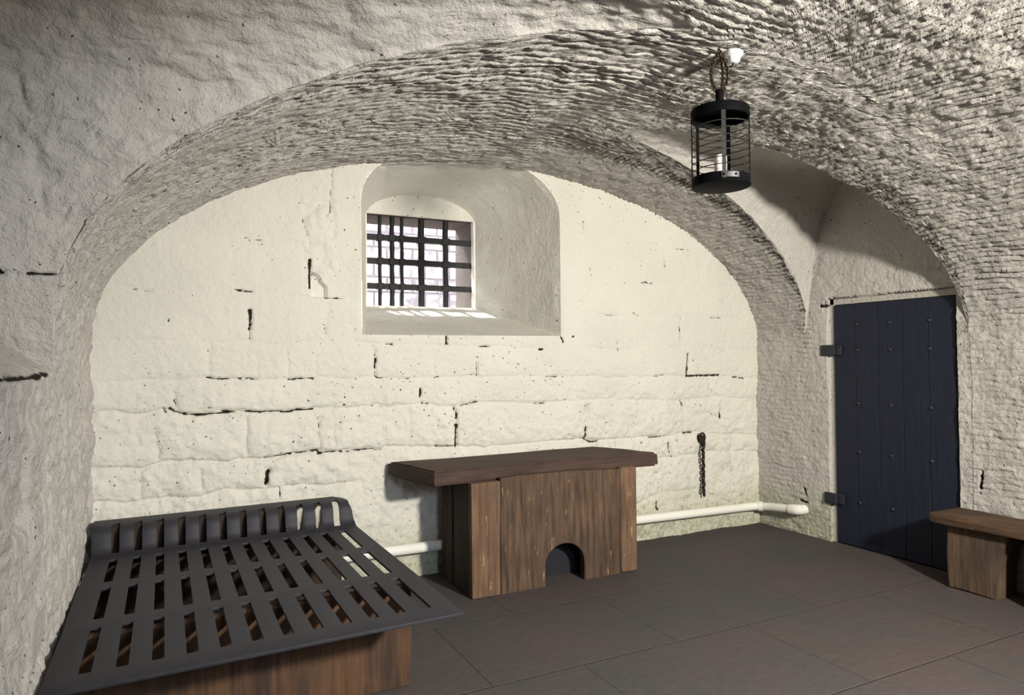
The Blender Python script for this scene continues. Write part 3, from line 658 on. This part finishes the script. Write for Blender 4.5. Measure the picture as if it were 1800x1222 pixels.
bv = pl.modifiers.new('bevel', 'BEVEL'); bv.width = .003; bv.segments = 2; bv.limit_method = 'ANGLE'; bv.angle_limit = math.radians(50)
m = MB(); m.box(-.365, 1.088, 3.292, 3.352, 0, .49, .008); m.rough(.006, (3, 3, 1.5), 5, .08); m.build('front_support', M_sup, bed, smooth=40)
m = MB(); m.prism([(-.36, 0), (1.07, 0), (1.07, .47), (.76, .485), (.735, .638), (-.36, .638)], 'y', 4.705, 4.765, .005); m.rough(.003, (3, 3, 1.5), 6, .1); m.build('back_support_shade', M_dark, bed, smooth=40)  # rear board, raised and widened in dark wood as shade behind the slots

# ================================================================== TABLE
M_oak = wood('worn_brown_oak', (.040, .026, .019), (.150, .088, .055), 'z', 1.0, (.42, .30, .14))
M_oakl = wood('pale_worn_oak', (.085, .050, .032), (.215, .125, .075), 'z', 1.0, (.45, .33, .16))
M_top = wood('dark_oak_top', (.036, .023, .020), (.095, .054, .040), 'x', 1.0)
tb = thing('chest_table', 'brown wooden box table with arched hole in its front, under the window', 'table', (2.5, 4.55, 0))
# top slab
m = MB(); m.prism([(1.452, 4.895), (1.592, 4.325), (3.424, 4.325), (3.21, 4.90)], 'z', .764, .862, .012)
m.rough(.011, (1.2, 3, 3), 11, .06); m.build('tabletop', M_top, tb, smooth=35)
# front panel with arched hole (X,Z outline)
hole = [(2.712, 0.0)] + [(2.55 + .163 * math.cos(a), .135 + .150 * math.sin(a)) for a in np.linspace(-.1, math.pi + .1, 21)] + [(2.386, 0.0)]
m = MB(); m.prism([(2.045, 0), (2.045, .789)] + [(2.2, .795), (2.6, .793), (3.03, .772)] + [(3.03, 0)] + hole, 'y', 4.264, 4.316, .004)
m.build('front_panel', M_oak, tb)
m = MB(); m.box(1.826, 2.041, 4.258, 4.318, 0, .770, .008); m.rough(.004, (4, 4, 1), 13, .05); m.build('corner_post', M_oakl, tb, smooth=35)
m = MB(); m.box(3.034, 3.180, 4.258, 4.318, 0, .782, .022, 3); m.rough(.004, (4, 4, 1), 14, .05); m.build('corner_post', M_oakl, tb, smooth=35)
m = MB(); m.box(1.829, 1.875, 4.322, 4.60, 0, .760, .006); m.rough(.006, (4, 4, 1), 15, .05); m.build('side_panel', M_dark, tb, smooth=35)
m = MB(); m.box(1.822, 1.87, 4.605, 4.82, 0, .760, .008); m.rough(.014, (4, 4, 1.6), 16, .05); m.build('side_panel', M_dark, tb, smooth=35)
m = MB(); m.box(3.13, 3.172, 4.322, 4.82, 0, .760, .006); m.rough(.004, (4, 4, 1), 17, .06); m.build('side_panel', M_dark, tb, smooth=35)

M_hole_shade = mat('hole_shade_black')[0]; M_hole_shade.node_tree.nodes['Principled BSDF'].inputs['Base Color'].default_value = (.012, .013, .018, 1); M_hole_shade.node_tree.nodes['Principled BSDF'].inputs['Roughness'].default_value = .95
m = MB(); m.box(1.88, 3.125, 4.46, 4.49, 0, .75, .003); m.build('hole_shade_board', M_hole_shade, tb)  # black board carries the deep shade inside the arched hole

# ================================================================== BENCH
M_bench = wood('bench_wood', (.045, .026, .018), (.140, .078, .045), 'y', 1.0, (.33, .18, .09))
M_leg = wood('bench_leg_wood', (.050, .036, .027), (.150, .095, .060), 'z', .8)
bn = thing('bench', 'low brown wooden bench against the right wall beside the door', 'bench', (4.93, 2.2, 0))
m = MB(); m.box(4.755, 5.10, 1.35, 3.025, .445, .505, .012, 2); m.rough(.008, (3, 1.5, 3), 21, .07); m.build('seat', M_bench, bn, smooth=35)
for y0, y1 in ((2.635, 2.945), (2.17, 2.45), (1.45, 1.73)):
    m = MB()
    br_ = [(y1, 0), (y1, .45), (y0 - .09, .45), (y0 - .075, .40), (y0 - .02, .31), (y0, .22), (y0 + .01, .0)]
    m.prism(br_, 'x', 4.815, 5.07, .008); m.rough(.008, 4, int(y0 * 100), .06); m.build('leg', M_leg, bn, smooth=35)

# ================================================================== HEATING PIPE
M_pipe = whitewash('painted_pipe', (.82, .81, .76), .2, .0008)
pp = thing('wall_pipe', 'white painted pipe running low along the back wall', 'pipe', (2.5, 4.87, .2))
def px_z(x): return float(np.interp(x, [-.4, 1.47, 3.64, 5.04], [.240, .226, .205, .180]))
pts = [(-.37, 4.872, px_z(-.37))] + [(x, 4.872 + .002 * math.sin(3 * x), px_z(x)) for x in np.linspace(0, 4.95, 40)]
pts += [(5.01, 4.862, .181), (5.045, 4.835, .183), (5.062, 4.79, .186)] + [(5.066, y, .186 + (4.8 - y) * .10) for y in np.linspace(4.72, 4.46, 6)]
m = MB(); m.tube(pts, .038, 14); m.build('pipe_run', M_pipe, pp, smooth=50)
m = MB(); m.tube([(5.066, 4.50, .216), (5.066, 4.45, .221), (5.069, 4.425, .224), (5.09, 4.405, .226), (5.15, 4.40, .227)], [.046, .048, .047, .044, .042], 14); m.build('elbow', M_pipe, pp, smooth=50)
m = MB(); m.tube([(5.035, 4.85, .180), (5.055, 4.82, .184)], .047, 14); m.build('coupling', M_pipe, pp, smooth=50)

# ================================================================== CHAIN ON THE WALL
M_rust = metal('rusty_black_iron', (.020, .013, .010), .8, .2)
ch = thing('wall_chain', 'short rusty black chain hanging from a staple on the back wall', 'chain', (4.404, 4.91, .88))
def link_ring(m, c, vert_axis, plane, L_, W_, r):
    pts = []
    va = Vector(vert_axis).normalized(); pa = Vector(plane); pa = (pa - va * pa.dot(va)).normalized()
    for k_ in range(14):
        a = 2 * math.pi * k_ / 14
        pts.append(Vector(c) + va * (L_ / 2 * math.sin(a)) + pa * (W_ / 2 * math.cos(a)))
    m.tube(pts, r, 6, closed=True)
m = MB(); link_ring(m, (4.402, 4.898, .862), (0, 0, 1), (1, 0, .2), .085, .055, .010); m.box(4.385, 4.42, 4.885, 4.95, .83, .885, .008); m.box(4.40, 4.425, 4.88, 4.93, .79, .83, .006); m.build('staple', M_rust, ch, smooth=40)
for k_ in range(17):
    m = MB(); z = .805 - k_ * .0285
    link_ring(m, (4.404 + .004 * math.sin(k_ * 2.1), 4.893, z), (.05 * math.sin(k_), 0, 1), (1, .15, 0) if k_ % 2 else (.25, 1, 0), .042, .029, .0072)
    m.build('chain_link', M_rust, ch, smooth=40)

# ================================================================== LANTERN
M_lan = metal('black_lantern_metal', (.0035, .0035, .0045), .55, 0, .2, .0004); M_lan.node_tree.nodes['Principled BSDF'].inputs['Specular IOR Level'].default_value = .04
M_steel = metal('dull_steel', (.05, .05, .055), .4, .6, .2, .0005)
M_brass = metal('tarnished_chain', (.040, .028, .013), .45, .5)
M_wire = metal('wire', (.022, .022, .016), .5, .3)
LX, LY = 2.462, 2.581
la_ = thing('hanging_lantern', 'black cylindrical wire lantern hanging by chains from the vault', 'lantern', (LX, LY, 2.436))
R0 = .137
def part(name, fn, material, smooth=40, parent=la_):
    m = MB(); fn(m); return m.build(name, material, parent, smooth=smooth)
part('top_cap', lambda m: m.lathe([(0, 2.842), (.03, 2.840), (.10, 2.828), (R0 + .002, 2.822), (R0 + .004, 2.815), (R0 + .004, 2.776), (R0, 2.774), (R0 - .004, 2.776), (R0 - .004, 2.812), (.10, 2.818), (0, 2.824)], (LX, LY, 0)), M_lan)
part('base_pan', lambda m: m.lathe([(0, 2.436), (R0 - .004, 2.436), (R0 + .004, 2.438), (R0 + .006, 2.443), (R0 + .002, 2.448), (R0 + .002, 2.484), (R0 - .002, 2.486), (R0 - .004, 2.482), (R0 - .004, 2.446), (0, 2.444)], (LX, LY, 0)), M_lan)
part('neck', lambda m: (m.lathe([(0, 2.925), (.014, 2.924), (.020, 2.918), (.020, 2.86), (.020, 2.845), (.03, 2.838)], (LX, LY, 0), 20)), M_lan)
vdir = math.atan2(-LY, -LX)
for k_, (da, mt) in enumerate(((.12, M_steel), (2.85, M_lan), (1.62, M_lan), (-1.45, M_lan), (-2.2, M_lan))):
    a = vdir + da
    def f(m, a=a):
        c, s_ = math.cos(a), math.sin(a); q = [(LX + (R0 - .002) * c - w * s_, LY + (R0 - .002) * s_ + w * c) for w in (-.010, .010)] + [(LX + (R0 + .002) * c - w * s_, LY + (R0 + .002) * s_ + w * c) for w in (.010, -.010)]
        m.prism(q, 'z', 2.45, 2.815, .0008)
    o = part('upright_strap', f, mt, None)
    if mt is M_steel: o['label'] = 'dull steel strap facing the room'
def wires(m):
    n_ = 7.5; pts = []
    for k_ in range(int(n_ * 36) + 1):
        a = vdir + .6 + 2 * math.pi * k_ / 36; pts.append((LX + (R0 + .002) * math.cos(a), LY + (R0 + .002) * math.sin(a), 2.488 + .262 * k_ / (n_ * 36)))
    m.tube(pts, .0026, 6)
part('wire_guard', wires, M_wire)
M_wax = mat('white_wax')[0]; M_wax.node_tree.nodes['Principled BSDF'].inputs['Base Color'].default_value = (.85, .85, .82, 1); M_wax.node_tree.nodes['Principled BSDF'].inputs['Subsurface Weight'].default_value = .2; M_wax.node_tree.nodes['Principled BSDF'].inputs['Roughness'].default_value = .5
part('candle', lambda m: m.lathe([(0, 2.444), (.030, 2.444), (.030, 2.590), (.027, 2.596), (0, 2.594)], (LX, LY, 0), 24), M_wax)
def clasp(m):
    pts = []
    for a in np.linspace(vdir + .02, vdir + .62, 9): pts.append((a))
    for a, b2 in zip(pts, pts[1:]):
        q = [(LX + r * math.cos(t_), LY + r * math.sin(t_)) for r, t_ in ((R0 + .003, a), (R0 + .003, b2), (R0 + .007, b2), (R0 + .007, a))]
        m.prism(q, 'z', 2.454, 2.480, 0)
cl = part('clasp_plate', clasp, M_steel)
for a in (vdir + .10, vdir + .5):
    part('screw', lambda m: m.tube([(LX + (R0 + .004) * math.cos(a), LY + (R0 + .004) * math.sin(a), 2.467), (LX + (R0 + .010) * math.cos(a), LY + (R0 + .010) * math.sin(a), 2.467)], .006, 8), M_lan, 40, cl)
# two loops of chain from the vault hook through the neck
def loop_chain(sx):
    def f(m):
        n_ = 15; tot = []
        for k_ in range(n_ + 1):
            u_ = k_ / n_; z = 2.905 + (3.105 - 2.905) * u_
            off = sx * (.006 + .034 * math.sin(math.pi * min(1, u_ * 1.05)) ** .8)
            tot.append(Vector((LX + off * .893, LY - off * .449, z)))
        for k_, (a, b2) in enumerate(zip(tot, tot[1:])):
            link_ring(m, (a + b2) / 2, b2 - a, (.893, -.449, 0) if k_ % 2 else (.449, .893, 0), (b2 - a).length * 1.6, .017, .0035)
    return f
part('chain', loop_chain(-1), M_brass); part('chain', loop_chain(.45), M_brass); part('chain', loop_chain(1.05), M_brass)
part('hook', lambda m: m.tube([(LX, LY, 3.16), (LX, LY, 3.125), (LX + .012, LY - .006, 3.11), (LX + .010, LY - .005, 3.096), (LX - .004, LY + .002, 3.094), (LX - .010, LY + .005, 3.104)], .005, 8), M_brass)

# ================================================================== CERAMIC FITTING
M_cer = mat('glazed_ceramic')[0]; q_ = M_cer.node_tree.nodes['Principled BSDF']; q_.inputs['Base Color'].default_value = (.82, .80, .80, 1); q_.inputs['Roughness'].default_value = .25
CX, CY = 2.553, 2.572
ce = thing('ceiling_fitting', 'small white ceramic fitting on the vault beside the lantern hook', 'light fitting', (CX, CY, 3.12))
m = MB(); m.lathe([(0, 3.070), (.020, 3.070), (.026, 3.075), (.030, 3.088), (.033, 3.100), (.043, 3.105), (.045, 3.113), (.043, 3.135), (0, 3.14)], (CX, CY, 0), 28); m.build('fitting_body', M_cer, ce, smooth=45)
m = MB(); m.tube([(CX - .003, CY + .002, 3.07), (CX - .012, CY + .006, 3.052), (CX - .035, CY + .01, 3.047), (CX - .062, CY + .01, 3.06), (CX - .078, CY + .009, 3.085), (CX - .084, CY + .009, 3.12)], .0042, 8); m.build('cable', M_lan, ce, smooth=50)
# ================================================================== LIGHT
def lamp(name, kind, loc, energy, color, **kw):
    l = bpy.data.lights.new(name, kind); l.energy = energy; l.color = color
    for k_, v_ in kw.items(): setattr(l, k_, v_)
    o = bpy.data.objects.new(name, l); COL.objects.link(o); o.location = loc; return o
sp_ = lamp('cell_lamp', 'SPOT', (2.85, -.9, 2.5), 1600, (1.0, .95, .825), shadow_soft_size=.16, spot_size=math.radians(101), spot_blend=.85)
sp_.rotation_euler = Vector((-.01, 1, -.31)).to_track_quat('-Z', 'Y').to_euler()
dl_ = lamp('cool_fill', 'AREA', (1.3, Y_FRONT + .05, 2.2), 44, (.74, .83, 1.0), shape='RECTANGLE', size=1.2, size_y=.8, spread=math.radians(115))
dl_.rotation_euler = (math.radians(68), 0, math.radians(14))
sun = lamp('sun', 'SUN', (2.1, 9, 8), 9.0, (1.0, .97, .93), angle=math.radians(2.5))
sun.rotation_euler = Vector((.14, -.66, -.72)).to_track_quat('-Z', 'Y').to_euler()
w = bpy.data.worlds.new('sky'); S.world = w; w.use_nodes = True
bg = w.node_tree.nodes['Background']; bg.inputs[0].default_value = (.86, .93, 1.0, 1); bg.inputs[1].default_value = 15.0
# ================================================================== CAMERA
cam = bpy.data.cameras.new('camera'); co = bpy.data.objects.new('camera', cam); COL.objects.link(co)
cam.sensor_width = 36; cam.lens = 36 * F_PX / 1800; cam.clip_start = .05
cy_, sy_ = math.cos(YAW), math.sin(YAW)
Fv = Vector((sy_, cy_, 0)); Rv = Vector((cy_, -sy_, 0)); Uv = Vector((0, 0, 1))
F2 = Fv * math.cos(PITCH) + Uv * math.sin(PITCH); U2 = Uv * math.cos(PITCH) - Fv * math.sin(PITCH)
R3 = Rv * math.cos(ROLL) + U2 * math.sin(ROLL); U3 = U2 * math.cos(ROLL) - Rv * math.sin(ROLL)
mx = Matrix((R3, U3, -F2)).transposed().to_4x4(); mx.translation = (0, 0, E); co.matrix_world = mx
S.camera = co
S.view_settings.view_transform = 'Standard'; S.view_settings.look = 'None'; S.view_settings.exposure = 0; S.view_settings.gamma = 1; S.view_settings.use_curve_mapping = False
